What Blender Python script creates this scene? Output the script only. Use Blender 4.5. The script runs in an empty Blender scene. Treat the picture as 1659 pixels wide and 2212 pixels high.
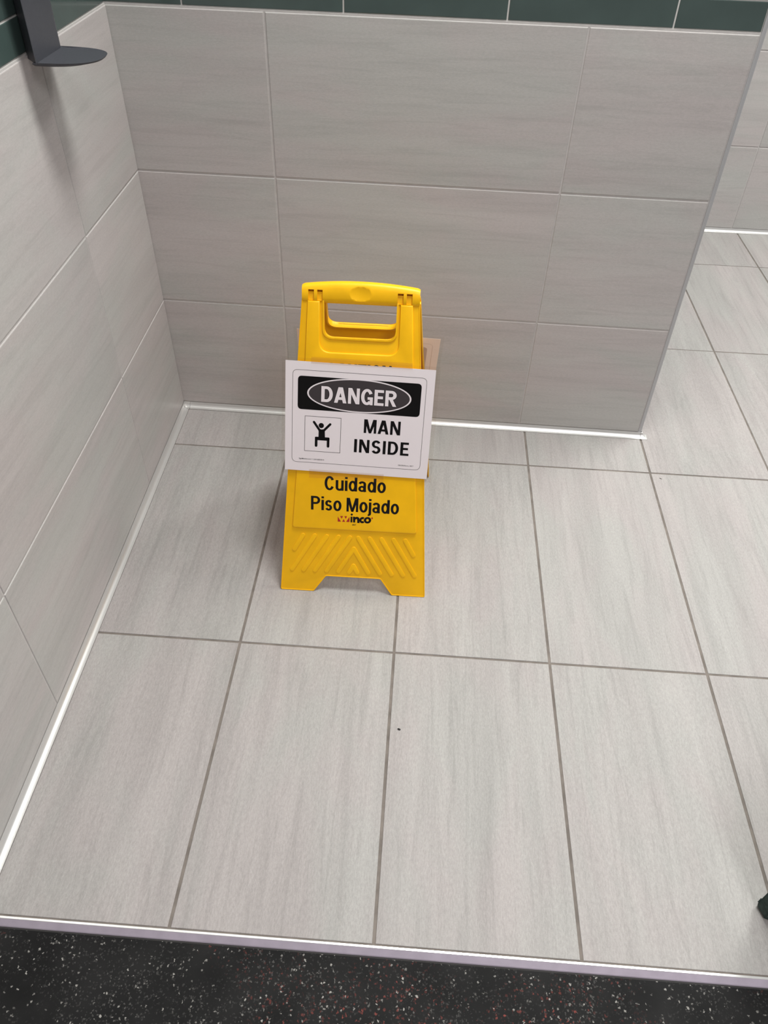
import bpy, bmesh, math, random
from mathutils import Matrix, Vector

random.seed(7)
SC = bpy.context.scene
COL = SC.collection
W, H = 1659, 2212

# ---------------------------------------------------------------- camera
F_PX, PITCH, YAW, ROLL = 1687.64, -0.75216, -0.0549, 0.035
CAM = Vector((0.65011, -1.71611, 1.26327))
fwd = Vector((math.sin(YAW) * math.cos(PITCH), math.cos(YAW) * math.cos(PITCH), math.sin(PITCH)))
right = Vector((math.cos(YAW), -math.sin(YAW), 0))
upv = right.cross(fwd)
r2 = math.cos(ROLL) * right + math.sin(ROLL) * upv
u2 = -math.sin(ROLL) * right + math.cos(ROLL) * upv
cd = bpy.data.cameras.new('camera')
cam = bpy.data.objects.new('camera', cd)
COL.objects.link(cam)
cd.sensor_fit = 'VERTICAL'
cd.sensor_height = 24.0
cd.lens = F_PX / H * 24.0
cd.clip_start = 0.02
cam.matrix_world = Matrix(((r2.x, u2.x, -fwd.x, CAM.x), (r2.y, u2.y, -fwd.y, CAM.y), (r2.z, u2.z, -fwd.z, CAM.z), (0, 0, 0, 1)))
SC.camera = cam

# ---------------------------------------------------------------- light
world = bpy.data.worlds.new('world')
SC.world = world
world.use_nodes = True
bg = world.node_tree.nodes['Background']
bg.inputs[0].default_value = (1.0, 0.97, 0.965, 1)
bg.inputs[1].default_value = 0.27


def area(name, loc, sx, sy, power, col=(1, 1, 1)):
    l = bpy.data.lights.new(name, 'AREA')
    l.shape = 'RECTANGLE'
    l.size, l.size_y, l.energy, l.color = sx, sy, power, col
    o = bpy.data.objects.new(name, l)
    o.location = loc                      # ceiling panel or added fill, shines straight down
    COL.objects.link(o)


area('ceiling_panel_light', (1.02, -0.42, 2.90), 0.6, 0.6, 50, (0.985, 1.0, 0.955))
area('front_fill_light', (1.7, -2.8, 2.90), 0.6, 1.2, 40, (1.0, 0.965, 0.97))  # unseen fill added behind the camera to brighten the sign's front
area('ceiling_panel_light_far_room', (2.3, 0.60, 2.90), 0.6, 1.2, 76, (0.985, 1.0, 0.955))

SC.view_settings.view_transform = 'Standard'
SC.view_settings.look = 'None'
SC.view_settings.gamma = 1
SC.view_settings.use_curve_mapping = False
SC.view_settings.exposure = 0.14

# ---------------------------------------------------------------- materials


def nt(name):
    m = bpy.data.materials.new(name)
    m.use_nodes = True
    t = m.node_tree
    return m, t, t.nodes, t.links, t.nodes['Principled BSDF']


def plain(name, col, rough=0.5, metal=0.0, coat=0.0, spec=0.5, noise=0.0, nscale=60):
    m, t, N, L, b = nt(name)
    b.inputs['Base Color'].default_value = (*col, 1)
    b.inputs['Roughness'].default_value = rough
    b.inputs['Metallic'].default_value = metal
    b.inputs['Coat Weight'].default_value = coat
    b.inputs['Specular IOR Level'].default_value = spec
    if noise:
        tc = N.new('ShaderNodeTexCoord')
        n = N.new('ShaderNodeTexNoise')
        n.inputs['Scale'].default_value = nscale
        n.inputs['Detail'].default_value = 5
        L.new(tc.outputs['Object'], n.inputs['Vector'])
        mr = N.new('ShaderNodeMapRange')
        mr.inputs['From Min'].default_value = 0.3
        mr.inputs['From Max'].default_value = 0.7
        mr.inputs['To Min'].default_value = 1 - noise
        mr.inputs['To Max'].default_value = 1 + noise
        L.new(n.outputs['Fac'], mr.inputs['Value'])
        mx = N.new('ShaderNodeMix')
        mx.data_type = 'RGBA'
        mx.blend_type = 'MULTIPLY'
        mx.inputs[0].default_value = 1
        mx.inputs[6].default_value = (*col, 1)
        L.new(mr.outputs[0], mx.inputs[7])
        L.new(mx.outputs[2], b.inputs['Base Color'])
    return m


def stone(name, base, streak=0.10, grain=0.07, rough=0.42, bump=0.05, tint=0.035):
    """porcelain tile, cut along the vein: streaks run along the local x axis"""
    m, t, N, L, b = nt(name)
    tc = N.new('ShaderNodeTexCoord')
    oi = N.new('ShaderNodeObjectInfo')
    mul = N.new('ShaderNodeMath')
    mul.operation = 'MULTIPLY'
    mul.inputs[1].default_value = 37.0
    L.new(oi.outputs['Random'], mul.inputs[0])
    cx = N.new('ShaderNodeCombineXYZ')
    for i in range(3):
        L.new(mul.outputs[0], cx.inputs[i])
    ad = N.new('ShaderNodeVectorMath')
    ad.operation = 'ADD'
    L.new(tc.outputs['Object'], ad.inputs[0])
    L.new(cx.outputs[0], ad.inputs[1])

    def noise(scale, sx, sy, detail, dist=0.0, rgh=0.6):
        mp = N.new('ShaderNodeMapping')
        mp.inputs['Scale'].default_value = (sx, sy, 1)
        L.new(ad.outputs[0], mp.inputs['Vector'])
        n = N.new('ShaderNodeTexNoise')
        n.inputs['Scale'].default_value = scale
        n.inputs['Detail'].default_value = detail
        n.inputs['Roughness'].default_value = rgh
        n.inputs['Distortion'].default_value = dist
        L.new(mp.outputs[0], n.inputs['Vector'])
        return n

    def rng(n, a, c, f0=0.3, f1=0.7):
        r = N.new('ShaderNodeMapRange')
        r.inputs['From Min'].default_value = f0
        r.inputs['From Max'].default_value = f1
        r.inputs['To Min'].default_value = a
        r.inputs['To Max'].default_value = c
        L.new(n.outputs['Fac'], r.inputs['Value'])
        return r.outputs[0]

    def mult(a, c):
        k = N.new('ShaderNodeMath')
        k.operation = 'MULTIPLY'
        L.new(a, k.inputs[0])
        L.new(c, k.inputs[1])
        return k.outputs[0]

    broad = noise(1.0, 1.3, 16, 5, 0.4)
    vein = noise(1.0, 5, 75, 4, 0.8)
    fine = noise(1.0, 150, 430, 4)
    speck = noise(1.0, 700, 700, 2)
    v = mult(rng(broad, 1 - streak, 1 + streak * 0.6), rng(vein, 1 - streak * 1.3, 1 + streak * 0.3, 0.22, 0.52))
    v = mult(v, rng(fine, 1 - grain, 1 + grain))
    v = mult(v, rng(speck, 1 - grain * 0.6, 1 + grain * 0.6))
    # per-tile shade
    pr = N.new('ShaderNodeMapRange')
    pr.inputs['To Min'].default_value = 0.965
    pr.inputs['To Max'].default_value = 1.03
    L.new(oi.outputs['Random'], pr.inputs['Value'])
    v = mult(v, pr.outputs[0])
    hue = noise(1.0, 2.5, 7, 3, 0.5)
    cr = N.new('ShaderNodeMix')
    cr.data_type = 'RGBA'
    cr.inputs[6].default_value = (base[0] * (1 + tint), base[1] * (1 - tint * 0.45), base[2] * (1 - tint * 0.1), 1)
    cr.inputs[7].default_value = (base[0] * (1 - tint * 0.6), base[1] * (1 + tint * 0.35), base[2] * (1 - tint * 0.1), 1)
    L.new(rng(hue, 0, 1, 0.4, 0.6), cr.inputs[0])
    mx = N.new('ShaderNodeMix')
    mx.data_type = 'RGBA'
    mx.blend_type = 'MULTIPLY'
    mx.inputs[0].default_value = 1
    L.new(cr.outputs[2], mx.inputs[6])
    L.new(v, mx.inputs[7])
    L.new(mx.outputs[2], b.inputs['Base Color'])
    b.inputs['Roughness'].default_value = rough
    b.inputs['Specular IOR Level'].default_value = 0.3
    bp = N.new('ShaderNodeBump')
    bp.inputs['Strength'].default_value = bump
    bp.inputs['Distance'].default_value = 0.002
    L.new(fine.outputs['Fac'], bp.inputs['Height'])
    L.new(bp.outputs[0], b.inputs['Normal'])
    return m


def rubber():
    m, t, N, L, b = nt('speckled_rubber')
    tc = N.new('ShaderNodeTexCoord')

    def flecks(scale, cut, soft):
        wob = N.new('ShaderNodeTexNoise')
        wob.inputs['Scale'].default_value = scale * 1.3
        L.new(tc.outputs['Object'], wob.inputs['Vector'])
        mxv = N.new('ShaderNodeMix')
        mxv.data_type = 'VECTOR'
        mxv.inputs[0].default_value = 0.012 * 130 / scale
        L.new(tc.outputs['Object'], mxv.inputs[4])
        L.new(wob.outputs['Color'], mxv.inputs[5])
        vo = N.new('ShaderNodeTexVoronoi')
        vo.inputs['Scale'].default_value = scale
        L.new(mxv.outputs[1], vo.inputs['Vector'])
        sp = N.new('ShaderNodeSeparateColor')
        L.new(vo.outputs['Color'], sp.inputs[0])
        gt = N.new('ShaderNodeMath')
        gt.operation = 'GREATER_THAN'
        gt.inputs[1].default_value = cut
        L.new(sp.outputs[0], gt.inputs[0])
        mr = N.new('ShaderNodeMapRange')
        mr.inputs['From Min'].default_value = soft
        mr.inputs['From Max'].default_value = soft * 0.6
        L.new(vo.outputs['Distance'], mr.inputs['Value'])
        k = N.new('ShaderNodeMath')
        k.operation = 'MULTIPLY'
        L.new(gt.outputs[0], k.inputs[0])
        L.new(mr.outputs[0], k.inputs[1])
        br = N.new('ShaderNodeMath')
        br.operation = 'MULTIPLY'
        L.new(k.outputs[0], br.inputs[0])
        L.new(sp.outputs[1], br.inputs[1])
        return br.outputs[0]

    def mix(fac, a, c):
        mx = N.new('ShaderNodeMix')
        mx.data_type = 'RGBA'
        L.new(fac, mx.inputs[0])
        if isinstance(a, tuple):
            mx.inputs[6].default_value = (*a, 1)
        else:
            L.new(a, mx.inputs[6])
        mx.inputs[7].default_value = (*c, 1)
        return mx.outputs[2]

    def patch(scale, lo, hi):
        n = N.new('ShaderNodeTexNoise')
        n.inputs['Scale'].default_value = scale
        n.inputs['Detail'].default_value = 3
        L.new(tc.outputs['Object'], n.inputs['Vector'])
        mr = N.new('ShaderNodeMapRange')
        mr.inputs['From Min'].default_value = lo
        mr.inputs['From Max'].default_value = hi
        L.new(n.outputs['Fac'], mr.inputs['Value'])
        return mr.outputs[0]

    def times(a, c):
        k = N.new('ShaderNodeMath')
        k.operation = 'MULTIPLY'
        L.new(a, k.inputs[0])
        L.new(c, k.inputs[1])
        return k.outputs[0]

    c = mix(patch(14, 0.35, 0.7), (0.007, 0.007, 0.0072), (0.014, 0.0138, 0.014))
    c = mix(times(flecks(370, 0.74, 0.6), patch(9, 0.35, 0.65)), c, (0.085, 0.082, 0.08))
    c = mix(times(flecks(260, 0.80, 0.55), patch(4, 0.50, 0.64)), c, (0.20, 0.050, 0.042))
    c = mix(times(flecks(285, 0.91, 0.52), patch(11, 0.25, 0.5)), c, (0.34, 0.325, 0.305))
    L.new(c, b.inputs['Base Color'])
    b.inputs['Roughness'].default_value = 0.7
    b.inputs['Specular IOR Level'].default_value = 0.14
    return m


def clear_film(name='clear_film', tint=(0.98, 0.972, 0.962), gloss=0.007, rough=0.15):
    m, t, N, L, b = nt(name)
    N.remove(b)
    tr = N.new('ShaderNodeBsdfTransparent')
    tr.inputs[0].default_value = (*tint, 1)
    gl = N.new('ShaderNodeBsdfGlossy')
    gl.inputs['Roughness'].default_value = rough
    mx = N.new('ShaderNodeMixShader')
    mx.inputs[0].default_value = gloss
    L.new(tr.outputs[0], mx.inputs[1])
    L.new(gl.outputs[0], mx.inputs[2])
    L.new(mx.outputs[0], N['Material Output'].inputs[0])
    return m


M = {}
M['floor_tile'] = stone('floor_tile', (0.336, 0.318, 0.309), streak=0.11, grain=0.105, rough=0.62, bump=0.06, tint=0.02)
M['wall_tile'] = stone('wall_tile', (0.470, 0.450, 0.440), streak=0.075, grain=0.055, rough=0.42, bump=0.05, tint=0.025)
M['floor_grout'] = plain('floor_grout', (0.165, 0.142, 0.126), 0.9, noise=0.25, nscale=30)
M['wall_grout'] = plain('wall_grout', (0.50, 0.475, 0.465), 0.85, noise=0.06)
M['light_grout'] = plain('light_grout', (0.62, 0.60, 0.58), 0.85)
M['wall_paint'] = plain('wall_paint', (0.55, 0.55, 0.54), 0.7)
M['glass'] = plain('green_glass', (0.056, 0.082, 0.077), 0.14, coat=0.15, noise=0.12, nscale=9)
M['aluminium'] = plain('aluminium', (0.64, 0.63, 0.62), 0.36, metal=0.6)
M['edge_metal'] = plain('edge_metal', (0.46, 0.46, 0.47), 0.45, metal=0.3)
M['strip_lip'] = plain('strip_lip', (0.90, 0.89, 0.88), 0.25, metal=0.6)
M['strip_ramp'] = plain('strip_ramp', (0.42, 0.37, 0.44), 0.42, metal=0.35, noise=0.08, nscale=40)  # lilac is a purplish reflection on the slope, painted into the metal colour
M['rubber'] = rubber()
M['yellow'] = plain('yellow_plastic', (0.94, 0.50, 0.004), 0.38, spec=0.3, noise=0.05, nscale=25)
M['black_ink'] = plain('black_ink', (0.010, 0.009, 0.010), 0.5, spec=0.12)
M['red_ink'] = plain('red_ink', (0.42, 0.012, 0.012), 0.45)
M['paper'] = plain('paper', (0.89, 0.835, 0.895), 0.55)


def backlit(name, col, k=0.45):
    m, t, N, L, b = nt(name)
    b.inputs['Base Color'].default_value = (*col, 1)
    b.inputs['Roughness'].default_value = 0.6
    ts = N.new('ShaderNodeBsdfTranslucent')
    ts.inputs[0].default_value = (*col, 1)
    mx = N.new('ShaderNodeMixShader')
    mx.inputs[0].default_value = k
    L.new(b.outputs[0], mx.inputs[1])
    L.new(ts.outputs[0], mx.inputs[2])
    L.new(mx.outputs[0], N['Material Output'].inputs[0])
    return m


M['paper_back'] = backlit('paper_back', (0.90, 0.79, 0.72), 0.6)
M['paper_show'] = backlit('paper_show_through', (0.72, 0.62, 0.56), 0.6)
M['ink'] = plain('toner_black', (0.004, 0.0035, 0.004), 0.5, spec=0.08)
M['ink_grey'] = plain('toner_grey', (0.055, 0.047, 0.052), 0.5, spec=0.1)
M['ink_thin'] = plain('toner_line', (0.06, 0.05, 0.055), 0.45)
M['film'] = clear_film()
M['tape'] = clear_film('clear_tape', (0.97, 0.94, 0.91), 0.022, 0.35)
M['dark_plastic'] = plain('grey_metallic_plastic', (0.072, 0.074, 0.087), 0.42, metal=0.25, noise=0.08, nscale=300)
M['green_cloth'] = plain('green_cloth', (0.024, 0.045, 0.040), 0.85, noise=0.35, nscale=220)
M['piping'] = plain('piping', (0.14, 0.16, 0.16), 0.8)
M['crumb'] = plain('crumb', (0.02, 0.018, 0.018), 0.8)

# ---------------------------------------------------------------- helpers


def link(name, me, mat, mw=None, parent=None, smooth=False):
    o = bpy.data.objects.new(name, me)
    COL.objects.link(o)
    if not me.materials:
        me.materials.append(M[mat])
    if mw is None:
        mw = Matrix()
    if parent is not None:
        o.parent = parent
        o.matrix_basis = world_of(parent).inverted() @ mw
    else:
        o.matrix_basis = mw
    if smooth:
        for p in me.polygons:
            p.use_smooth = True
    return o


def world_of(o):
    m = o.matrix_basis.copy()
    while o.parent is not None:
        o = o.parent
        m = o.matrix_basis @ m
    return m


def empty(name, mw):
    o = bpy.data.objects.new(name, None)
    COL.objects.link(o)
    o.empty_display_size = 0.05
    o.matrix_basis = mw
    return o


def tag(o, label=None, cat=None, group=None, kind=None):
    if label:
        o['label'] = label
    if cat:
        o['category'] = cat
    if group:
        o['group'] = group
    if kind:
        o['kind'] = kind
    return o


def mesh(name, verts, faces):
    me = bpy.data.meshes.new(name)
    me.from_pydata([tuple(v) for v in verts], [], faces)
    bm = bmesh.new()
    bm.from_mesh(me)
    bmesh.ops.recalc_face_normals(bm, faces=bm.faces)
    bm.to_mesh(me)
    bm.free()
    return me


def frame(O, ex, ey, ez):
    O, ex, ey, ez = Vector(O), Vector(ex).normalized(), Vector(ey).normalized(), Vector(ez).normalized()
    return Matrix(((ex.x, ey.x, ez.x, O.x), (ex.y, ey.y, ez.y, O.y), (ex.z, ey.z, ez.z, O.z), (0, 0, 0, 1)))


def box(name, x0, x1, y0, y1, z0, z1):
    v = [(x, y, z) for z in (z0, z1) for y in (y0, y1) for x in (x0, x1)]
    return mesh(name, v, [(0, 2, 3, 1), (4, 5, 7, 6), (0, 1, 5, 4), (2, 6, 7, 3), (0, 4, 6, 2), (1, 3, 7, 5)])


def clip(poly, a, b, c):
    """keep a*x+b*y<=c"""
    out = []
    for i, p in enumerate(poly):
        q = poly[(i + 1) % len(poly)]
        dp, dq = a * p[0] + b * p[1] - c, a * q[0] + b * q[1] - c
        if dp <= 0:
            out.append(p)
        if (dp < 0 < dq) or (dq < 0 < dp):
            t = dp / (dp - dq)
            out.append((p[0] + t * (q[0] - p[0]), p[1] + t * (q[1] - p[1])))
    return out


def inset(poly, d):
    n = len(poly)
    out = []
    for i in range(n):
        p0, p1, p2 = Vector(poly[i - 1]), Vector(poly[i]), Vector(poly[(i + 1) % n])
        e1, e2 = (p1 - p0).normalized(), (p2 - p1).normalized()
        n1, n2 = Vector((-e1.y, e1.x)), Vector((-e2.y, e2.x))
        bis = n1 + n2
        k = d / max(0.25, (1 + n1.dot(n2)))
        out.append(tuple(p1 + bis * k))
    return out


def tile_mesh(name, poly, top, bot, ch):
    """slab with chamfered upper edge; poly counter-clockwise"""
    n = len(poly)
    rings = [[(*p, bot) for p in poly], [(*p, top - ch * 0.8) for p in poly],
             [(*p, top - ch * 0.22) for p in inset(poly, ch * 0.35)], [(*p, top) for p in inset(poly, ch)]]
    v = [p for r in rings for p in r]
    f = [tuple(range(n - 1, -1, -1)), tuple(range(3 * n, 4 * n))]
    for k in range(3):
        for i in range(n):
            j = (i + 1) % n
            f.append((k * n + i, k * n + j, (k + 1) * n + j, (k + 1) * n + i))
    return mesh(name, v, f)


def sweep(name, prof, path):
    """prof: list of points for each station already in 3D: path = list of lists of points"""
    n = len(path[0])
    v = [p for st in path for p in st]
    f = []
    for s in range(len(path) - 1):
        for i in range(n):
            j = (i + 1) % n
            f.append((s * n + i, s * n + j, (s + 1) * n + j, (s + 1) * n + i))
    f.append(tuple(range(n - 1, -1, -1)))
    f.append(tuple((len(path) - 1) * n + i for i in range(n)))
    return mesh(name, v, f)


def smooth_by_angle(o, deg=40):
    me = o.data
    bm = bmesh.new()
    bm.from_mesh(me)
    for e in bm.edges:
        if len(e.link_faces) == 2 and e.calc_face_angle(0) > math.radians(deg):
            e.smooth = False
    for fc in bm.faces:
        fc.smooth = True
    bm.to_mesh(me)
    bm.free()
    return o


def curve_plate(name, loops, w0, w1, bev=0.0, res=2):
    """filled outline with holes, thickness w0..w1 along local z, softly rounded edges"""
    cu = bpy.data.curves.new(name, 'CURVE')
    cu.dimensions = '2D'
    cu.fill_mode = 'BOTH'
    cu.extrude = (w1 - w0) / 2 - bev
    cu.bevel_depth = bev
    cu.bevel_resolution = res
    cu.offset = -bev
    for lp in loops:
        sp = cu.splines.new('POLY')
        sp.points.add(len(lp) - 1)
        for pt, q in zip(sp.points, lp):
            pt.co = (q[0], q[1], 0, 1)
        sp.use_cyclic_u = True
    o = bpy.data.objects.new(name, cu)
    COL.objects.link(o)
    bpy.context.view_layer.update()
    me = bpy.data.meshes.new_from_object(o.evaluated_get(bpy.context.evaluated_depsgraph_get()))
    bpy.data.objects.remove(o)
    bpy.data.curves.remove(cu)
    me.name = name
    me.transform(Matrix.Translation((0, 0, (w0 + w1) / 2)))
    bm = bmesh.new()
    bm.from_mesh(me)
    bmesh.ops.remove_doubles(bm, verts=bm.verts, dist=1e-6)
    bmesh.ops.recalc_face_normals(bm, faces=bm.faces)
    bm.to_mesh(me)
    bm.free()
    return me


def rounded(poly, radii, n=6):
    """round the corners of a polygon"""
    out = []
    m = len(poly)
    for i in range(m):
        r = radii[i] if isinstance(radii, (list, tuple)) else radii
        p0, p1, p2 = Vector(poly[i - 1]), Vector(poly[i]), Vector(poly[(i + 1) % m])
        if r <= 0:
            out.append(tuple(p1))
            continue
        a, b = (p0 - p1).normalized(), (p2 - p1).normalized()
        ang = a.angle(b)
        t = r / math.tan(ang / 2)
        s, e = p1 + a * t, p1 + b * t
        for k in range(n + 1):
            q = k / n
            out.append(tuple((1 - q) ** 2 * s + 2 * q * (1 - q) * p1 + q * q * e))
    return out


# ---------------------------------------------------------------- floor
X1, YA, FR = 0.31982, -0.77725, 0.0133
FM = frame((X1, YA, 0), (1, FR, 0), (-FR, 1, 0), (0, 0, 1))
FMI = FM.inverted()
MX, MY = 0.308, 0.613
Y_EDGE = -0.5351            # near edge of the tiling, floor frame
Y_FAR = 2.145
WY, WZ = -0.02341, -0.01516  # left wall: X = WY*Y + WZ*Z
COVE = 0.0130
XE = 1.2365                 # outer end of the partition


def fl(x, y):
    p = FMI @ Vector((x, y, 0))
    return p.x, p.y


def half(p, q):
    """half plane keeping the right-hand side of p->q seen from above"""
    dx, dy = q[0] - p[0], q[1] - p[1]
    a, b = -dy, dx
    return a, b, a * p[0] + b * p[1]


left_line = half(fl(WY * -2 + COVE + 0.0015, -2), fl(WY * 1 + COVE + 0.0015, 1))
back_line = half(fl(-1, -COVE - 0.0012), fl(3, -COVE - 0.0012))
behind_line = half(fl(3, 0.135), fl(-1, 0.135))
far_line = (0, 1, Y_FAR - 0.012)

floor_slab = box('floor', -0.33, 2.3, Y_EDGE - 0.002, Y_FAR + 0.02, -0.03, -0.0013)
floor = tag(link('floor', floor_slab, 'floor_grout', FM), kind='structure')
GAP = 0.0050
T_LONG = Matrix.Rotation(math.radians(90), 4, 'Z')
shared = None
for row in range(-1, 4):
    for col in range(-1, 6):
        x0, x1 = col * MX + GAP / 2, (col + 1) * MX - GAP / 2
        y0, y1 = row * MY + GAP / 2 * 0.9, (row + 1) * MY - GAP / 2 * 0.9
        if row == -1:
            y0 = Y_EDGE + 0.0018
        poly0 = [(x0, y0), (x1, y0), (x1, y1), (x0, y1)]
        pieces = []
        if row == 1 and col < 3:
            pieces = [clip(clip(poly0, *back_line), *left_line)]
            if col >= 1:
                pieces.append(clip(poly0, *behind_line))
        elif row > 1 and col < 1:
            continue
        else:
            pieces = [clip(clip(poly0, *left_line), *far_line)]
        for poly in pieces:
            if len(poly) < 3:
                continue
            cx, cy = (col + 0.5) * MX, (row + 0.5) * MY
            full = len(poly) == 4 and all(abs(a[0] - b[0]) < 1e-6 and abs(a[1] - b[1]) < 1e-6 for a, b in zip(sorted(poly), sorted(poly0))) and row != -1
            # local frame: x runs along the long side of the tile
            loc = [(p[1] - cy, -(p[0] - cx)) for p in poly]
            if full and shared:
                me = shared
            else:
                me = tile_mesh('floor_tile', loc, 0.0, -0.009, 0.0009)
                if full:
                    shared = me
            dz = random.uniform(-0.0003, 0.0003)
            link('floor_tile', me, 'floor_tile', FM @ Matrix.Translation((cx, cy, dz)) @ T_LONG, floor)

# dark rubber floor in front of the tiling
rub = box('floor_rubber', -0.45, 2.3, -2.4, Y_EDGE - 0.0158, -0.03, -0.0070)
tag(link('floor_rubber', rub, 'rubber', FM), kind='structure')

# metal edging strip between tile and rubber
xl, xr = -0.290, 2.3
lip = [(Y_EDGE - 0.0008, -0.012), (Y_EDGE - 0.0008, 0.0002), (Y_EDGE - 0.0012, 0.0007), (Y_EDGE - 0.0040, 0.0008), (Y_EDGE - 0.0044, 0.0004), (Y_EDGE - 0.0044, -0.012)]
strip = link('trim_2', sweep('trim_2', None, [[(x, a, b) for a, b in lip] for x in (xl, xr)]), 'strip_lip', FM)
tag(strip, kind='structure')
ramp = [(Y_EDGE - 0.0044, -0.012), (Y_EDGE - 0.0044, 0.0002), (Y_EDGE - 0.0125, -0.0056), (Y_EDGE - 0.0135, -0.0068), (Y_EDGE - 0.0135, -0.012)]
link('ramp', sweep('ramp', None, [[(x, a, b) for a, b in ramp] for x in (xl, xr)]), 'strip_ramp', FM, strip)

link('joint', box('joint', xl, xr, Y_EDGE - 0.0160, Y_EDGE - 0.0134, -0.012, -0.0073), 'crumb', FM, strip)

# ---------------------------------------------------------------- tiled walls
ROWS = [(0.0135, 0.3168), (0.3168, 0.6264), (0.6264, 0.9372)]
WGAP = 0.0034
WALL_H = 2.6


def tiled_wall(name, fm, xcols, x_lo, x_hi, thick, glass_x, glass_rows, shift):
    """fm: local x along the wall, local y up, local z out of the wall; tile faces at z=0"""
    body = box(name, x_lo, x_hi, 0.0, WALL_H, -thick, -0.0048)
    wl = tag(link(name, body, 'wall_paint', fm), kind='structure')
    link('grout', box('grout', x_lo, x_hi, 0.0, 0.9385, -0.0050, -0.0014), 'wall_grout', fm, wl)
    zt = 0.9392 + 0.0508 * glass_rows
    link('grout', box('grout', x_lo, x_hi, 0.9385, zt, -0.0050, -0.0040), 'light_grout', fm, wl)
    for (z0, z1) in ROWS:
        for (a, b) in xcols:
            x0, x1 = a + WGAP / 2, b - WGAP / 2
            y0, y1 = z0 + WGAP / 2, z1 - WGAP / 2
            cx, cy = (x0 + x1) / 2, (y0 + y1) / 2
            hx, hy = (x1 - x0) / 2, (y1 - y0) / 2
            me = tile_mesh('wall_tile', [(-hx, -hy), (hx, -hy), (hx, hy), (-hx, hy)], 0, -0.006, 0.0017)
            link('wall_tile', me, 'wall_tile', fm @ Matrix.Translation((cx, cy, random.uniform(-0.0002, 0.0002))), wl)
    for k in range(glass_rows):
        y0, y1 = 0.9405 + 0.0508 * k, 0.9405 + 0.0508 * k + 0.0472
        xs = [x_lo] + [g + (shift if k % 2 else 0) for g in glass_x if x_lo < g + (shift if k % 2 else 0) < x_hi] + [x_hi]
        for a, b in zip(xs, xs[1:]):
            x0, x1 = a + 0.0016, b - 0.0016
            if x1 - x0 < 0.01:
                continue
            hx, hy = (x1 - x0) / 2, (y1 - y0) / 2
            me = tile_mesh('glass_tile', [(-hx, -hy), (hx, -hy), (hx, hy), (-hx, hy)], 0, -0.004, 0.0010)
            link('glass_tile', me, 'glass', fm @ Matrix.Translation(((x0 + x1) / 2, (y0 + y1) / 2, -0.0022)), wl)
    return wl


XT = 1.2262
wall_back = tiled_wall('wall_back', frame((0, 0, 0), (1, 0, 0), (0, 0, 1), (0, -1, 0)),
                       [(-0.022, 0.2932), (0.2932, 0.9094), (0.9094, XT)], -0.022, XT, 0.120,
                       [0.1340, 0.4455, 0.7553, 1.0640], 8, 0.0)
LM = frame((0, 0, 0), (-WY, -1, 0), (WZ, 0, 1), (1, -WY, -WZ))
# local x runs from the corner towards the camera
wall_left = tiled_wall('wall_left', LM, [(0.0005, 0.344), (0.344, 0.960), (0.960, 1.576), (1.576, 2.192)], 0.0005, 2.20, 0.12,
                       [0.352, 0.660, 0.968, 1.276, 1.584, 1.892], 8, 0.0)
FARM = FM @ frame((0, Y_FAR, 0), (1, 0, 0), (0, 0, 1), (0, -1, 0))
wall_far = tiled_wall('wall_far', FARM, [(0.90, 1.516), (1.516, 2.132), (2.132, 2.30)], 0.90, 2.30, 0.10, [1.0, 1.308, 1.616, 1.924, 2.232], 3, 0.0)

# rounded metal edge on the free end of the partition
prof = [(XT - 0.0002, 0.010), (XT - 0.0002, -0.0003)]
R = XE - XT - 0.0022
for k in range(9):
    a = math.radians(90 * k / 8)
    prof.append((XT + 0.0022 + R * math.sin(a), -0.0003 + R * (1 - math.cos(a))))
prof += [(XE, 0.020), (XT - 0.0002, 0.020)]
edge = link('trim_1', sweep('trim_1', None, [[(x, y, z) for x, y in prof] for z in (0.010, WALL_H)]), 'edge_metal')
smooth_by_angle(tag(edge, kind='structure'), 30)
# the end face of the partition
tag(link('wall_end', box('wall_end', XT - 0.002, XE - 0.0008, 0.019, 0.120, 0.0, WALL_H), 'wall_grout'), kind='structure')

# ---------------------------------------------------------------- cove trims at the foot of the walls


def cove_prof(r=COVE, n=8, grow=0.0):
    """offset from wall d, height z ; concave face"""
    pts = [(0.0, 0.0003), (0.0, r + 0.0008 + grow), (0.0012, r + 0.0008 + grow)]
    for k in range(n + 1):
        a = math.radians(90 * k / n)
        pts.append((r + 0.0012 - (r - 0.0005) * math.cos(a) + grow * 0.7, r - (r - 0.0014) * math.sin(a) + grow))
    pts += [(r + 0.0016 + grow, 0.0014 + grow), (r + 0.0016 + grow, 0.0003)]
    return pts


CP = cove_prof()
CG = cove_prof(grow=0.0004)
base_back = link('baseboard_back', sweep('baseboard_back', None, [[(0.0165, -d, z) for d, z in CP], [(XE - 0.0035, -d, z) for d, z in CP]]), 'aluminium')
smooth_by_angle(tag(base_back, kind='structure'), 35)
cap = link('end_cap', sweep('end_cap', None, [[(XE - 0.0029, -d, z) for d, z in CG], [(XE + d * 0.95, -d, z) for d, z in CG],
                                              [(XE + d * 0.95, 0.006, z) for d, z in CG]]), 'aluminium', None, base_back)
smooth_by_angle(cap, 35)


def lw(d, y, z):
    return (WY * y + WZ * z + d, y, z)


base_left = link('baseboard_left', sweep('baseboard_left', None, [[lw(d, -0.0165, z) for d, z in CP], [lw(d, -1.313, z) for d, z in CP]]), 'aluminium')
smooth_by_angle(tag(base_left, kind='structure'), 35)
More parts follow.
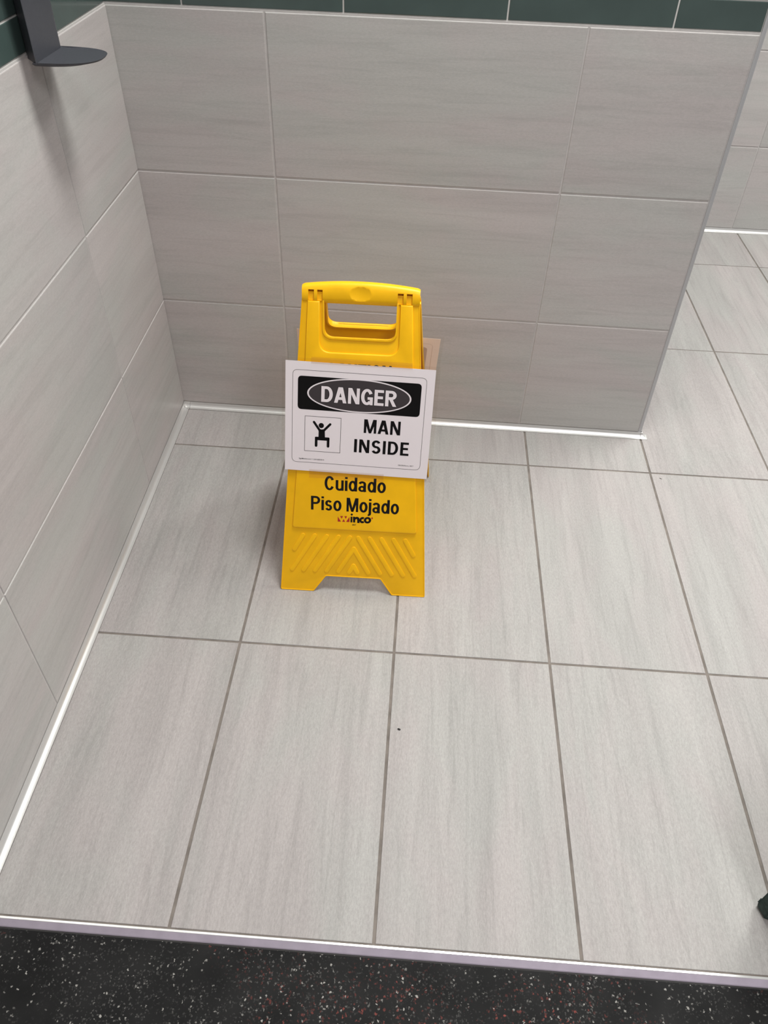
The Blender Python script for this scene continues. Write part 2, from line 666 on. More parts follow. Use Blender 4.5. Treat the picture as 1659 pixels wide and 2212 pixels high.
# inside corner connector: two mitred legs
cc = sweep('corner_connector', None, [[lw(d, -0.0160, z) for d, z in CG], [(WY * -d + WZ * z + d, -d, z) for d, z in CG], [(0.0160, -d, z) for d, z in CG]])
smooth_by_angle(link('corner_connector', cc, 'aluminium', None, base_left), 35)
bfar = link('baseboard_far', sweep('baseboard_far', None, [[FM @ Vector((x, Y_FAR - d, z)) for d, z in CP] for x in (0.9, 2.3)]), 'aluminium')
smooth_by_angle(tag(bfar, kind='structure'), 35)

# ---------------------------------------------------------------- lettering (own block alphabet)


def strip_poly(pts, t0, t1=None, closed=False):
    """thick polyline -> list of quads; t may vary with the direction (t0 for upright strokes, t1 for level ones)"""
    t1 = t0 if t1 is None else t1
    n = len(pts)
    L, Rr = [], []
    for i in range(n):
        p = Vector(pts[i])
        if closed:
            a, b = Vector(pts[i - 1]), Vector(pts[(i + 1) % n])
        else:
            a, b = Vector(pts[max(0, i - 1)]), Vector(pts[min(n - 1, i + 1)])
        d = (b - a).normalized()
        nn = Vector((-d.y, d.x))
        t = math.sqrt((t0 * d.y) ** 2 + (t1 * d.x) ** 2)
        L.append(p + nn * t / 2)
        Rr.append(p - nn * t / 2)
    q = []
    rng = range(n) if closed else range(n - 1)
    for i in rng:
        j = (i + 1) % n
        q.append([tuple(L[i]), tuple(Rr[i]), tuple(Rr[j]), tuple(L[j])])
    return q


def arc(cx, cy, rx, ry, a0, a1, n=14):
    return [(cx + rx * math.cos(math.radians(a0 + (a1 - a0) * k / n)), cy + ry * math.sin(math.radians(a0 + (a1 - a0) * k / n))) for k in range(n + 1)]


def rect(x0, x1, y0, y1):
    return [(x0, y0), (x1, y0), (x1, y1), (x0, y1)]


def glyph(ch, s, h):
    """polygons and advance width, cap height 1; s upright stroke, h level stroke"""
    xh = 0.75
    P = []
    if ch == 'D':
        w = 0.70
        P.append(rect(0, s, 0, 1))
        P += strip_poly([(s * .5, 1 - h / 2), (w * .46, 1 - h / 2)] + arc(w * .46, .5, w * .54 - s / 2, .5 - h / 2, 90, -90, 20) + [(s * .5, h / 2)], s, h)
    elif ch == 'A':
        w = 0.76
        k = s * 1.06
        P.append([(0, 0), (k, 0), (w / 2 + k * .42, 1), (w / 2 - k * .62, 1)])
        P.append([(w - k, 0), (w, 0), (w / 2 + k * .62, 1), (w / 2 - k * .42, 1)])
        P.append(rect(w * .24, w * .76, .2, .2 + h))
    elif ch == 'N':
        w = 0.70
        P += [rect(0, s * .92, 0, 1), rect(w - s * .92, w, 0, 1), [(0, 1), (s * 1.12, 1), (w, 0), (w - s * 1.12, 0)]]
    elif ch == 'M':
        w = 0.86
        P += [rect(0, s * .9, 0, 1), rect(w - s * .9, w, 0, 1)]
        P.append([(0, 1), (s * 1.25, 1), (w / 2 + s * .42, 0), (w / 2 - s * .42, 0)])
        P.append([(w - s * 1.25, 1), (w, 1), (w / 2 + s * .42, 0), (w / 2 - s * .42, 0)])
    elif ch == 'G':
        w = 0.72
        P += strip_poly(arc(w / 2, .5, w / 2 - s / 2, .5 - h / 2 + .012, 28, 318, 34), s, h)
        P += [rect(w - s * .9, w, 0.0, .50), rect(w * .55, w, .50 - h * .95, .50)]
    elif ch == 'E':
        w = 0.58
        P += [rect(0, s, 0, 1), rect(0, w * .97, 1 - h, 1), rect(0, w, 0, h), rect(0, w * .9, .5 - h * .42, .5 + h * .58)]
    elif ch in 'RP':
        w = 0.68
        y0 = .42
        P.append(rect(0, s, 0, 1))
        cy, ry = (1 + y0) / 2, (1 - y0) / 2 - h / 2
        P += strip_poly([(s * .5, 1 - h / 2), (w * .52, 1 - h / 2)] + arc(w * .52, cy, w * .47 - s / 2, ry, 90, -90, 16) + [(s * .5, y0 + h / 2)], s, h)
        if ch == 'R':
            P.append([(w * .34, .46), (w * .34 + s * 1.05, .46), (w * 1.02, 0), (w * 1.02 - s * 1.1, 0)])
    elif ch == 'I':
        w = s
        P.append(rect(0, s, 0, 1))
    elif ch == 'T':
        w = .64
        P += [rect(0, w, 1 - h, 1), rect(w / 2 - s / 2, w / 2 + s / 2, 0, 1)]
    elif ch == 'U':
        w = .68
        P += strip_poly([(s / 2, 1), (s / 2, .34)] + arc(w / 2, .34, w / 2 - s / 2, .34 - h / 2 + .01, 180, 360, 18) + [(w - s / 2, 1)], s, h)
    elif ch == 'O':
        w = .76
        P += strip_poly(arc(w / 2, .5, w / 2 - s / 2, .5 - h / 2 + .012, 0, 350, 35), s, h, True)
    elif ch == 'C':
        w = .70
        P += strip_poly(arc(w / 2, .5, w / 2 - s / 2, .5 - h / 2 + .012, 32, 328, 32), s, h)
    elif ch == 'S' or ch == 's':
        w, top = (.62, 1) if ch == 'S' else (.52, xh)
        hh = h if ch == 'S' else h * .92
        ry = (top - hh) / 4 + .003
        rx = w / 2 - s / 2
        y1, y2 = top - hh / 2 - ry + .006, hh / 2 + ry - .006
        up = arc(w / 2, y1, rx * .96, ry, 22, 270, 22)
        lo = arc(w / 2, y2, rx, ry, 90, -160, 22)
        P += strip_poly(up + lo[1:], s * .98, hh)
    elif ch == 'i':
        w = s
        P += [rect(0, s, 0, xh), rect(0, s, .86, 1)]
    elif ch == 'j':
        w = s
        P += [rect(0, s, -.02, xh), rect(0, s, .86, 1)]
        P += strip_poly([(s * .5, 0)] + arc(-s * .18, -.06, s * .68, .115, 0, -100, 8), s, h * .9)
    elif ch == 'u':
        w = .57
        P += strip_poly([(s / 2, xh), (s / 2, .22)] + arc(w / 2 - .01, .22, w / 2 - s / 2 - .01, .22 - h / 2 + .012, 180, 330, 14), s, h)
        P.append(rect(w - s * .95, w, 0, xh))
    elif ch == 'n':
        w = .57
        P += strip_poly([(w - s / 2, 0), (w - s / 2, xh - .22)] + arc(w / 2 + .01, xh - .22, w / 2 - s / 2 - .01, .22 - h / 2 + .012, 0, 150, 14), s, h)
        P.append(rect(0, s * .95, 0, xh))
    elif ch == 'o':
        w = .60
        P += strip_poly(arc(w / 2, xh / 2, w / 2 - s / 2, xh / 2 - h / 2 + .012, 0, 350, 35), s, h, True)
    elif ch == 'd':
        w = .60
        P += strip_poly(arc(w / 2 - .02, xh / 2, w / 2 - s / 2 - .01, xh / 2 - h / 2 + .012, 0, 350, 35), s * .95, h, True)
        P.append(rect(w - s, w, 0, 1))
    elif ch == 'a':
        w = .57
        P += strip_poly(arc(w / 2 - .015, xh - .2, w / 2 - s / 2 - .015, .2 - h / 2 + .012, 172, 0, 16) + [(w - s / 2 - .03, .14), (w - s / 2, 0.0)], s, h)
        P += strip_poly(arc(w / 2 - .03, .215, w / 2 - s / 2 - .02, .215 - h / 2 + .012, 0, 350, 30), s * .92, h * .86, True)
    elif ch == ' ':
        w = .20
    else:
        w = .3
    return P, w


def text_polys(txt, x0, x1, base, cap, s=.2, h=.17, gap=.075):
    """block letters fitted between x0 and x1"""
    P, x = [], 0.0
    for ch in txt:
        g, w = glyph(ch, s, h)
        P += [[(x + a, b) for a, b in q] for q in g]
        x += w + gap
    x -= gap
    k = (x1 - x0) / x
    return [[(x0 + a * k, base + b * cap) for a, b in q] for q in P]


def poly_mesh(name, polys, z, dz=0.0):
    v, f, prev = [], [], None
    for q in polys:
        if prev is not None and sum(abs(a[0] - b[0]) + abs(a[1] - b[1]) < 1e-9 for a in q for b in prev) < 2:
            z += dz           # each new stroke lies a hair above the last, so crossings never share a plane
        prev = q
        f.append(tuple(range(len(v), len(v) + len(q))))
        v += [(a, b, z) for a, b in q]
    me = bpy.data.meshes.new(name)
    me.from_pydata(v, [], f)
    bm = bmesh.new()
    bm.from_mesh(me)
    for fc in bm.faces:
        fc.normal_update()
        if fc.normal.z < 0:
            fc.normal_flip()
    bm.to_mesh(me)
    bm.free()
    return me


def ring_poly(outer, inner):
    n = len(outer)
    return [[outer[i], outer[(i + 1) % n], inner[(i + 1) % n], inner[i]] for i in range(n)]


def font_mesh(name, txt, x0, x1, base, cap, z, bold):
    cu = bpy.data.curves.new(name, 'FONT')
    cu.body = txt
    cu.size = 1
    cu.offset = bold
    o = bpy.data.objects.new(name, cu)
    COL.objects.link(o)
    bpy.context.view_layer.update()
    me = bpy.data.meshes.new_from_object(o.evaluated_get(bpy.context.evaluated_depsgraph_get()))
    bpy.data.objects.remove(o)
    bpy.data.curves.remove(cu)
    xs = [v.co.x for v in me.vertices]
    ys = [v.co.y for v in me.vertices]
    kx = (x1 - x0) / (max(xs) - min(xs))
    ky = cap / 0.72
    xm = min(xs)
    for v in me.vertices:
        v.co = (x0 + (v.co.x - xm) * kx, base + v.co.y * ky, z)
    me.name = name
    return me


# ---------------------------------------------------------------- the folding floor sign
UX = Vector((0.99970425, 0.02431891, 0))
UYV = Vector((-0.02431891, 0.99970425, 0))
FOOT = Vector((0.5294, -0.6265, 0))
UP = Vector((-0.00758626, 0.31185685, 0.95009881))
PN = UX.cross(UP)
APEX = FOOT + UP * 0.633
RFOOT = FOOT + UYV * 0.404 + UX * 0.004
RUP = (APEX - RFOOT).normalized()
RN = RUP.cross(UX)          # outward, away from the camera
PM = frame(FOOT, UX, UP, PN)
RM = frame(RFOOT, -UX, RUP, (-UX).cross(RUP))

sign = empty('wet_floor_sign', frame((FOOT + RFOOT) / 2, UX, UYV, (0, 0, 1)))
tag(sign, 'yellow folding plastic caution floor sign standing open on the tiles', 'floor sign')

OUT = rounded([(-0.1535, 0.0), (-0.0828, 0.0), (-0.0572, 0.038), (0.0572, 0.038), (0.0828, 0.0), (0.1535, 0.0), (0.1358, 0.268), (0.1150, 0.497), (0.1065, 0.612), (0.1045, 0.622), (-0.1045, 0.622), (-0.1065, 0.612), (-0.1150, 0.497), (-0.1358, 0.268)],
              [0.004, 0.005, 0.006, 0.006, 0.005, 0.004, 0, 0, 0, 0, 0, 0, 0, 0], 4)
HOLE = rounded([(-0.0665, 0.608), (-0.0665, 0.540), (0.0660, 0.540), (0.0660, 0.608)], [0, 0.019, 0.019, 0], 8)
HOLE_L = rounded([(-0.0690, 0.608), (-0.0690, 0.5375), (0.0685, 0.5375), (0.0685, 0.608)], [0, 0.021, 0.021, 0], 8)
UPLAQ = rounded([(-0.0735, 0.606), (-0.0735, 0.5140), (0.0720, 0.5140), (0.0720, 0.606)], [0, 0.021, 0.021, 0], 8)
PLAQUE = rounded([(-0.0960, 0.606), (-0.1010, 0.500), (-0.1190, 0.265), (-0.1275, 0.1488), (0.1275, 0.1488), (0.1190, 0.265), (0.1010, 0.500), (0.0945, 0.606)],
                 [0, 0, 0, 0.006, 0.006, 0, 0, 0], 5) + [(0.0720, 0.606)] + UPLAQ[::-1][1:-1] + [(-0.0735, 0.606)]
RIBS = [((-0.1055, 0.1319), (-0.1237, 0.0983)), ((-0.0812, 0.1320), (-0.1288, 0.0503)), ((-0.0565, 0.1319), (-0.1045, 0.0500)), ((-0.0322, 0.1319), (-0.0806, 0.0502)), ((-0.0084, 0.1319), (-0.0562, 0.0507))]


def capsule(p, q, r, n=7):
    d = Vector(q) - Vector(p)
    a = math.degrees(math.atan2(d.y, d.x))
    return arc(*q, r, r, a - 90, a + 90, n) + arc(*p, r, r, a + 90, a + 270, n)


def chevron(apex, l, r, w):
    ap, l, r = Vector(apex), Vector(l), Vector(r)
    dl, dr = (l - ap).normalized(), (r - ap).normalized()
    al, ar = math.degrees(math.atan2(dl.y, dl.x)), math.degrees(math.atan2(dr.y, dr.x))
    pts = arc(*l, w, w, al - 90 + 180 - 180, al + 90, 6)
    # outer contour: left end, notch, right end, rounded apex
    notch = ap + Vector((0, -w / math.sin(abs(math.radians((90 + al) if False else 30.2)))))
    left_end = arc(*l, w, w, al - 90, al + 90, 6)
    right_end = arc(*r, w, w, ar - 90, ar + 90, 6)
    top = arc(*ap, w, w, ar + 90, al + 270 - 0, 6) if False else arc(*ap, w, w, 32, 148, 6)
    return left_end + [tuple(notch)] + right_end + top


def build_panel(name, pm, lettered):
    base = link(name, curve_plate(name, [OUT, HOLE], -0.0035, 0.0, 0.0007), 'yellow', pm, sign)
    smooth_by_angle(base, 35)
    # flange that lines the hand opening
    flange = link('opening_flange', curve_plate('opening_flange', [HOLE_L, HOLE], -0.011, 0.0022, 0.0006), 'yellow', pm, base)
    smooth_by_angle(flange, 35)
    # turned-in side edges
    for sgn in (-1, 1):
        e = [(0.1535, 0.004), (0.1358, 0.268), (0.1150, 0.497), (0.1065, 0.612)]
        poly = [(sgn * (a - 0.0003), b) for a, b in e] + [(sgn * (a - 0.0030), b) for a, b in e[::-1]]
        smooth_by_angle(link('side_flange', curve_plate('side_flange', [poly], -0.0105, -0.0008, 0.0005), 'yellow', pm, base), 35)
    smooth_by_angle(link('rim', curve_plate('rim', [OUT, inset(OUT, 0.0022)], -0.0012, 0.0009, 0.0006), 'yellow', pm, base), 35)
    smooth_by_angle(link('plaque', curve_plate('plaque', [PLAQUE], -0.0015, 0.0036, 0.0025), 'yellow', pm, base), 35)
    for p, q in RIBS:
        for sgn in (1, -1):
            pp, qq = (p, q) if sgn == 1 else ((-p[0], p[1]), (-q[0], q[1]))
            smooth_by_angle(link('chevron_rib', curve_plate('chevron_rib', [capsule(pp, qq, 0.0047)], -0.001, 0.0013, 0.0008), 'yellow', pm, base), 35)
    for ap, l in (((0, 0.1062), (-0.0315, 0.0508)), ((0.0003, 0.0662), (-0.0085, 0.0500))):
        lp = chevron(ap, l, (-l[0], l[1]), 0.0047)
        smooth_by_angle(link('chevron_rib', curve_plate('chevron_rib', [lp], -0.001, 0.0013, 0.0008), 'yellow', pm, base), 35)
    return base


front = build_panel('front_panel', PM, True)
rear = build_panel('rear_panel', RM, False)

# handle: rounded grip across the top, bored for the hinge knuckles
NU, NV = 48, 20
v, f = [], []
for i in range(NU + 1):
    u = -0.1062 + 0.2124 * i / NU
    q = u / 0.1062
    top = 0.6345 + 0.0075 * (1 - q * q)
    bot = 0.6015 if abs(u) < 0.068 else 0.6015
    cv, rv = (top + bot) / 2, (top - bot) / 2
    end = min(1.0, (0.1062 - abs(u)) / 0.004)
    rv *= 0.90 + 0.10 * math.sqrt(max(0, end))
    for j in range(NV):
        a = 2 * math.pi * j / NV
        ca, sa = math.cos(a), math.sin(a)
        e = 0.72
        v.append((u, cv + rv * math.copysign(abs(sa) ** e, sa), -0.0085 + 0.0125 * math.copysign(abs(ca) ** e, ca)))
for i in range(NU):
    for j in range(NV):
        k = (j + 1) % NV
        f.append((i * NV + j, i * NV + k, (i + 1) * NV + k, (i + 1) * NV + j))
f.append(tuple(range(NV)))
f.append(tuple(NU * NV + j for j in range(NV)))
handle = link('handle', mesh('handle', v, f), 'yellow', PM, sign)
cut = bmesh.new()
for a, b in ((-0.0945, -0.0843), (-0.0783, -0.0688), (0.0662, 0.0765), (0.0823, 0.0925)):
    mm = Matrix.Translation(((a + b) / 2, 0.6165, 0.004)) @ Matrix.Diagonal((b - a, 0.0190, 0.020, 1))
    bmesh.ops.create_cube(cut, size=1, matrix=mm)
bmesh.ops.create_uvsphere(cut, u_segments=96, v_segments=64, radius=0.0700, matrix=Matrix.Translation((-0.0005, 0.6210, 0.0712)))
cme = bpy.data.meshes.new('cutter')
cut.to_mesh(cme)
cut.free()
co = bpy.data.objects.new('cutter', cme)
COL.objects.link(co)
bpy.context.view_layer.update()
co.matrix_world = world_of(handle)
md = handle.modifiers.new('cut', 'BOOLEAN')
md.object = co
md.operation = 'DIFFERENCE'
md.solver = 'EXACT'
bpy.context.view_layer.update()
hm = bpy.data.meshes.new_from_object(handle.evaluated_get(bpy.context.evaluated_depsgraph_get()))
handle.modifiers.clear()
handle.data = hm
bpy.data.objects.remove(co)
smooth_by_angle(handle, 32)
for a, b in ((-0.0960, -0.0675), (0.0650, 0.0940)):
    n = 14
    vv = [(x, 0.6165 + 0.0040 * math.cos(2 * math.pi * k / n), -0.0045 + 0.0040 * math.sin(2 * math.pi * k / n)) for x in (a, b) for k in range(n)]
    ff = [(k, (k + 1) % n, n + (k + 1) % n, n + k) for k in range(n)] + [tuple(range(n)), tuple(range(n, 2 * n))]
    smooth_by_angle(link('hinge_pin', mesh('hinge_pin', vv, ff), 'yellow', PM, handle), 40)

# printing on the front panel
PZ = 0.00372
tag(link('lettering', poly_mesh('lettering', text_polys('CAUTION', -0.0600, 0.0610, 0.4630, 0.0315, 0.20, 0.17), PZ, 1.2e-5), 'black_ink', PM, front), 'black printed word CAUTION')
tag(link('lettering', poly_mesh('lettering', text_polys('Cuidado', -0.0617, 0.0605, 0.2372, 0.0300, .186, .145, .085), PZ, 1.2e-5), 'black_ink', PM, front), 'black printed word Cuidado')
tag(link('lettering', poly_mesh('lettering', text_polys('Piso Mojado', -0.0888, 0.0888, 0.1922, 0.0304, .186, .145, .085), PZ, 1.2e-5), 'black_ink', PM, front), 'black printed words Piso Mojado')


def lg(x, y):
    yy = y - 0.049 * (x - 166)
    return (-0.0343 + (x - 166) * 5.725e-5, 0.1684 + (440 - yy) * 6.5e-5)


red = [[(168, 262), (168, 440), (285, 442)], [(250, 248), (358, 250), (305, 342)], [(400, 252), (498, 254), (450, 344)], [(325, 446), (430, 448), (378, 352)], [(585, 270), (585, 452), (465, 450)]]
for q in red:
    link('logo_wedge', poly_mesh('logo_wedge', [[lg(*p) for p in q]], PZ), 'red_ink', PM, front)
link('registered_mark', poly_mesh('registered_mark', [[lg(*p) for p in arc(1385, 318, 30, 30, 0, 345, 23)]], PZ), 'red_ink', PM, front)
letters = [('logo_letter', [[(622, 265), (688, 267), (688, 466), (622, 464)]]), ('logo_dot', [[(660, 150), (708, 193), (660, 240), (612, 193)]]),
           ('logo_letter', [[(704, 268), (775, 270), (790, 285), (790, 468), (716, 466)], [(785, 290), (840, 268), (895, 282), (935, 318), (948, 488), (862, 482), (858, 372), (838, 345), (812, 350), (785, 390)]]),
           ('logo_letter', strip_poly(arc(1045, 385, 72, 72, 48, 312, 26), 76, 72)), ('logo_letter', strip_poly(arc(1225, 388, 88, 78, 0, 350, 35), 84, 66, True))]
for k_, (nm_, q_) in enumerate(letters):
    link(nm_, poly_mesh(nm_, [[lg(*p) for p in q] for q in q_], PZ + 0.00002 * k_, 1e-5), 'black_ink', PM, front)
link('lettering', font_mesh('lettering', '#27', -0.0045, 0.0035, 0.1618, 0.0028, PZ, 0.03), 'black_ink', PM, front)

# ---------------------------------------------------------------- laminated danger sheet taped to the front of the sign
RZ = Matrix.Rotation(math.radians(-1.0), 4, 'Z')
SM = PM @ Matrix.Translation((0.0017, 0.3847, 0.0056)) @ RZ @ Matrix.Translation((-0.1402, -0.1093, 0)) @ Matrix.Diagonal((0.2804 / 0.2794, 0.2186 / 0.2159, 1, 1))
dsheet = empty('danger_sheet', PM @ Matrix.Translation((0.0017, 0.2757, 0.0056)) @ RZ)
tag(dsheet, 'white laminated sheet printed DANGER MAN INSIDE taped to the yellow floor sign', 'paper sign')


def mm(polys):
    return [[(a / 1000, b / 1000) for a, b in q] for q in polys]


link('laminate', box('laminate', -0.0065, 0.2875, -0.0065, 0.2225, 0.00130, 0.00150), 'film', SM, dsheet)
paper = link('paper', box('paper', 0, 0.2794, 0, 0.2159, 0, 0.00030), 'paper', SM, dsheet)
Z = 0.00042
border = rounded([(13.4, 17.4), (264.5, 17.4), (264.5, 200.0), (13.4, 200.0)], 10, 8)
border_i = rounded([(14.1, 18.1), (263.8, 18.1), (263.8, 199.3), (14.1, 199.3)], 9.3, 8)
link('border_line', poly_mesh('border_line', mm(ring_poly(border, border_i)), Z), 'ink_thin', SM, paper)
link('header_block', poly_mesh('header_block', mm([rounded([(23.6, 124.3), (255.4, 124.3), (255.4, 188.6), (23.6, 188.6)], 8, 8)]), Z), 'ink', SM, paper)
link('header_oval_rim', poly_mesh('header_oval_rim', mm([arc(139.6, 157.0, 98.2, 32.3, 0, 357, 119)]), Z + 0.00008), 'paper', SM, paper)
link('header_oval', poly_mesh('header_oval', mm([arc(139.6, 157.0, 95.2, 29.9, 0, 357, 119)]), Z + 0.00016), 'ink_grey', SM, paper)
dt = text_polys('DANGER', 68.0, 210.0, 141.3, 30.4, .205, .175, .085)


def grow(polys, d):
    """outline polygons: copies shifted around the letter, one mesh"""
    out = []
    for k in range(8):
        a = math.pi * k / 4
        out += [[(x + d * math.cos(a), y + d * math.sin(a)) for x, y in q] for q in polys]
    return out


link('lettering_outline', poly_mesh('lettering_outline', mm(grow(dt, 0.8)), Z + 0.00024), 'ink', SM, paper)
tag(link('lettering', poly_mesh('lettering', mm(dt), Z + 0.00034, 1.2e-5), 'paper', SM, paper), 'white block letters DANGER on the dark oval')
tag(link('lettering', poly_mesh('lettering', mm(text_polys('MAN', 151.3, 221.2, 85.7, 27.3, .19, .155, .10)), Z, 1.2e-5), 'ink', SM, paper), 'black block letters MAN')
tag(link('lettering', poly_mesh('lettering', mm(text_polys('INSIDE', 134.1, 240.1, 45.4, 26.8, .195, .16, .15)), Z, 1.2e-5), 'ink', SM, paper), 'black block letters INSIDE')
sq = [(37.7, 41.2), (107.5, 41.2), (107.5, 112.0), (37.7, 112.0)]
sqi = [(38.5, 42.0), (106.7, 42.0), (106.7, 111.2), (38.5, 111.2)]
link('picture_frame', poly_mesh('picture_frame', mm(ring_poly(sq, sqi)), Z), 'ink_thin', SM, paper)
man = [arc(69.5, 94.4, 5.1, 5.1, 0, 350, 35), capsule((55.4, 100.5), (68.2, 82.5), 2.3, 8), capsule((86.6, 98.0), (74.0, 84.0), 2.3, 8),
       [(64.6, 85.6), (66.5, 87.6), (69.8, 86.6), (73.0, 87.2), (76.6, 85.2), (77.3, 70.0), (64.6, 70.0)],
       rounded([(57.8, 64.6), (86.2, 64.6), (86.2, 71.4), (57.8, 71.4)], 2.2, 5),
       capsule((60.4, 68.5), (60.4, 53.4), 2.6, 8), capsule((83.5, 68.5), (83.6, 53.4), 2.6, 8)]
tag(link('pictogram', poly_mesh('pictogram', mm(man), Z), 'ink', SM, paper), 'black stick figure with raised arms and squatting legs')
link('small_print', font_mesh('small_print', 'SignMission.com • 1.561.600.0512', 0.0273, 0.0767, 0.0237, 0.0026, Z, 0.012), 'ink', SM, paper)
link('small_print', font_mesh('small_print', 'OS-DS-Por-L-1817', 0.2215, 0.2513, 0.0237, 0.0026, Z, 0.012), 'ink', SM, paper)
# clear adhesive tape above and below the sheet
for pts in ([(0.048, 0.2130), (0.236, 0.2145), (0.236, 0.2262), (0.048, 0.2255)], [(0.048, -0.0135), (0.195, -0.0125), (0.195, 0.004), (0.048, 0.004)]):
    link('clear_tape', curve_plate('clear_tape', [pts], 0.00170, 0.00180, 0), 'tape', SM, dsheet)

# second laminated sheet on the back of the sign, its reverse side shows past the edges
RS = RM @ Matrix.Translation((0, 0, 0.0048)) @ Matrix.Translation((-0.0105, 0.5080, 0)) @ Matrix.Rotation(math.radians(2.2), 4, 'Z') @ Matrix.Translation((-0.1397, -0.2159, 0))
bsheet = empty('laminated_sheet', RS @ Matrix.Translation((0.14, 0, 0)))
tag(bsheet, 'second laminated sheet taped behind the yellow floor sign, beige reverse corner peeking out', 'paper sign')
p2 = link('paper', box('paper', 0, 0.2794, 0, 0.2159, 0, 0.0003), 'paper_back', RS, bsheet)
link('laminate', box('laminate', -0.0065, 0.2859, -0.0065, 0.2224, -0.0003, -0.0001), 'film', RS, bsheet)
link('border_line', poly_mesh('border_line', mm(ring_poly(border, border_i)), -0.00005), 'paper_show', RS, p2)
link('header_block', poly_mesh('header_block', mm([rounded([(23.6, 124.3), (255.4, 124.3), (255.4, 188.6), (23.6, 188.6)], 8, 8)]), -0.00005), 'paper_show', RS, p2)

# ---------------------------------------------------------------- dispenser bracket with drip tray on the left wall
XF = 0.021                       # front face of the mounting plate
Y0, Y1, ZB = -0.4165, -0.3085, 0.9335
disp = empty('dispenser_bracket', frame((0.0, (Y0 + Y1) / 2, ZB), (1, 0, 0), (0, 1, 0), (0, 0, 1)))
tag(disp, 'dark grey dispenser bracket with rounded drip tray mounted on the left tiled wall', 'dispenser')
xw = 0.0005 - 0.0055
sec = [(xw, Y0 + 0.030), (XF - 0.0008, Y0), (XF, Y0 + 0.0008), (XF, Y1 - 0.012), (XF - 0.002, Y1 - 0.005), (XF - 0.006, Y1), (0.004, Y1 - 0.006), (xw, Y1 - 0.026)]
pl = link('mounting_plate', sweep('mounting_plate', None, [[(x - 0.0152 * 0, y, z) for x, y in sec] for z in (ZB - 0.0022, 1.32)]), 'dark_plastic', None, disp)
smooth_by_angle(pl, 30)
# tongue-shaped tray, slightly dished, blended into the plate
yc, hw = (Y0 + Y1) / 2, (Y1 - Y0) / 2 - 0.0005
NS, NR = 40, 7
v, f = [], []
XL = 0.094


def outline(t):
    a = math.pi * t - math.pi / 2
    ca, sa = math.cos(a), math.sin(a)
    return XF - 0.006 + XL * abs(ca) ** 0.66, yc + hw * math.copysign(abs(sa) ** 0.78, sa)


for r in range(NR + 1):
    k = r / NR
    for s_ in range(NS + 1):
        x, y = outline(s_ / NS)
        bx = XF - 0.006
        x, y = bx + (x - bx) * (1 - (1 - k) * 0.999), yc + (y - yc) * (1 - (1 - k) * 0.999) if False else y
        # scale towards the plate
        px = bx + (outline(s_ / NS)[0] - bx) * k
        dish = 0.0035 * math.sin(math.pi * k) ** 1.0
        fil = 0
        v.append((px, y, ZB - dish * 0.6 + fil))
for r in range(NR):
    for s_ in range(NS):
        a = r * (NS + 1) + s_
        f.append((a, a + 1, a + NS + 2, a + NS + 1))
nb = len(v)
for s_ in range(NS + 1):
    x, y = outline(s_ / NS)
    v.append((x - 0.002, yc + (y - yc) * 0.985, ZB - 0.0024))
for s_ in range(NS + 1):
    x, y = outline(s_ / NS)
    v.append((XF - 0.006 + (x - XF + 0.006) * 0.80, yc + (y - yc) * 0.90, ZB - 0.0058))
for s_ in range(NS):
    a = NR * (NS + 1) + s_
    f.append((a, a + 1, nb + s_ + 1, nb + s_))
    f.append((nb + s_, nb + s_ + 1, nb + NS + 2 + s_, nb + NS + 1 + s_))
f.append(tuple(nb + NS + 1 + s_ for s_ in range(NS, -1, -1)))
tray = link('drip_tray', mesh('drip_tray', v, f), 'dark_plastic', None, disp)
smooth_by_angle(tray, 50)

# ---------------------------------------------------------------- dark green cloth bag whose corner reaches into view
P0 = Vector((1.2236, -1.2000))
foot = [P0, P0 + Vector((0.0045, -0.0195)), P0 + Vector((0.260, -0.100)), P0 + Vector((0.30, 0.06)), P0 + Vector((0.07, 0.050))]
bag = empty('cloth_bag', Matrix.Translation((P0.x + 0.13, P0.y - 0.01, 0.0005)))
tag(bag, 'dark green cloth bag with pale piping on the floor tiles near the edging strip', 'bag')
ctr = Vector((P0.x + 0.14, P0.y - 0.012))
rp = rounded([tuple(p) for p in foot], 0.0025, 4)
prof = [(0.97, 0.0006), (1.0, 0.004), (1.004, 0.02), (0.995, 0.10), (0.98, 0.20), (0.93, 0.27), (0.80, 0.30), (0.5, 0.31)]
v, f = [], []
n = len(rp)
for k, z in prof:
    for i, p in enumerate(rp):
        w_ = 1 + 0.006 * math.sin(i * 2.1 + z * 60)
        v.append((ctr.x + (p[0] - ctr.x) * k * w_, ctr.y + (p[1] - ctr.y) * k * w_, z))
for r in range(len(prof) - 1):
    for i in range(n):
        j = (i + 1) % n
        f.append((r * n + i, r * n + j, (r + 1) * n + j, (r + 1) * n + i))
f += [tuple(range(n)), tuple((len(prof) - 1) * n + i for i in range(n))]
smooth_by_angle(link('bag_body', mesh('bag_body', v, f), 'green_cloth', None, bag), 50)


def tube(name, pts, r, mat, parent, seg=6, mw=None):
    st = []
    for i, p in enumerate(pts):
        p = Vector(p)
        d = (Vector(pts[min(i + 1, len(pts) - 1)]) - Vector(pts[max(i - 1, 0)])).normalized()
        a = d.orthogonal().normalized()
        b = d.cross(a)
        st.append([tuple(p + a * r * math.cos(2 * math.pi * k / seg) + b * r * math.sin(2 * math.pi * k / seg)) for k in range(seg)])
    o = link(name, sweep(name, None, st), mat, mw, parent)
    return smooth_by_angle(o, 50)


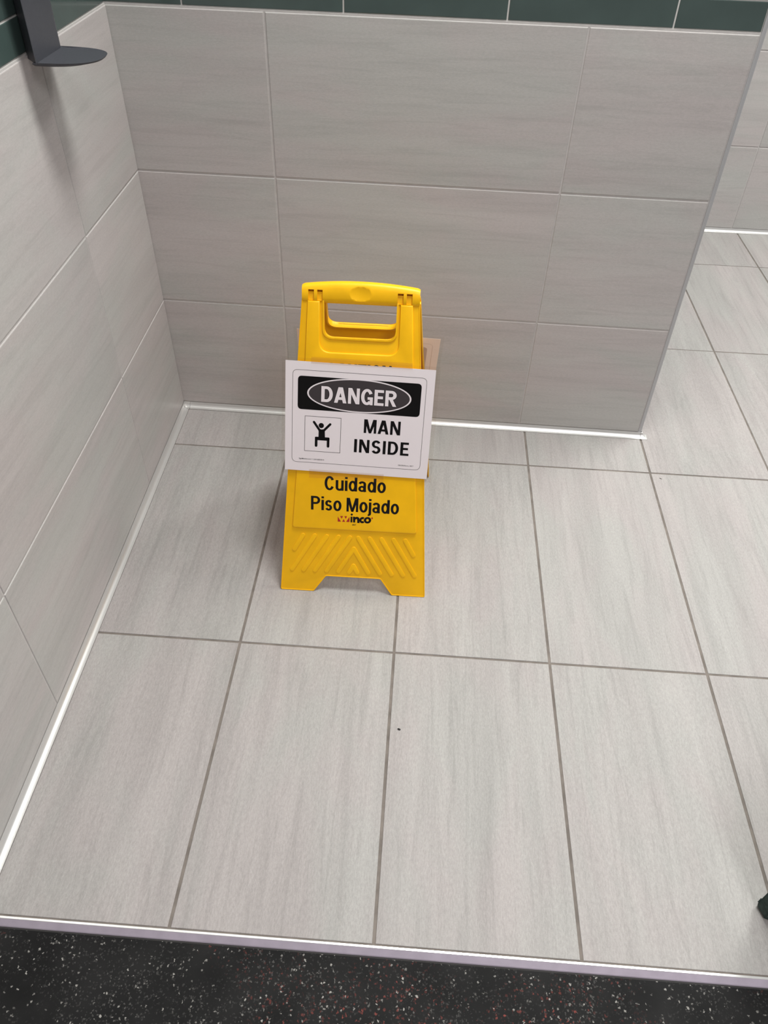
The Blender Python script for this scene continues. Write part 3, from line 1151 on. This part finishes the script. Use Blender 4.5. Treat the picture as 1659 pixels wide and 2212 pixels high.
q1, q2 = Vector(foot[1]), Vector(foot[2])
nrm = Vector((q1.y - q2.y, q2.x - q1.x)).normalized() * -0.0006      # just proud of the front face
tube('piping', [(*(q1.lerp(q2, t) + nrm), 0.012 + 0.02 * min(1, t * 10)) for t in (0.01, 0.03, 0.05, 0.08, 0.12, 0.3, 0.6, 0.95)], 0.0010, 'piping', bag)
tube('piping', [(*(q1.lerp(q2, 0.08) + nrm), z) for z in (0.029, 0.04, 0.08, 0.14)], 0.0010, 'piping', bag)
for off in (-0.035, 0.035):
    tube('strap', [(ctr.x + 0.055 * math.cos(math.radians(a)) + 0.01, ctr.y + off * (1 + 0.25 * math.sin(math.radians(a))), 0.292 + 0.085 * math.sin(math.radians(a))) for a in range(-10, 191, 10)], 0.006, 'green_cloth', bag, 8)
tube('zip', [(ctr.x + t, ctr.y, 0.3105) for t in (-0.06, -0.03, 0.0, 0.03, 0.06)], 0.0025, 'piping', bag)
# little frayed flap at the corner seam
tube('seam_flap', [(P0.x - 0.0012, P0.y + 0.0005, z) for z in (0.012, 0.016, 0.021, 0.025)], 0.0010, 'green_cloth', bag)

# ---------------------------------------------------------------- crumbs on the floor


def crumb(name, loc, size, rot, label):
    bm = bmesh.new()
    bmesh.ops.create_icosphere(bm, subdivisions=2, radius=0.5)
    for vv in bm.verts:
        vv.co *= 1 + random.uniform(-0.16, 0.16)
        vv.co = Vector((vv.co.x * size[0], vv.co.y * size[1], max(vv.co.z * size[2], -0.35 * size[2])))
    me = bpy.data.meshes.new(name)
    bm.to_mesh(me)
    bm.free()
    o = link(name, me, 'crumb', Matrix.Translation((loc[0], loc[1], 0.35 * size[2] + 0.0002)) @ Matrix.Rotation(rot, 4, 'Z'))
    tag(o, label, 'crumb')


crumb('crumb', (0.6491, -0.9443), (0.0062, 0.0034, 0.0025), -0.3, 'small black crumb lying alone in the middle of a floor tile')
crumb('crumb', (1.2585, -0.1720), (0.0075, 0.0013, 0.0011), -0.5, 'tiny dark sliver on the floor tile beside the end of the tiled partition')
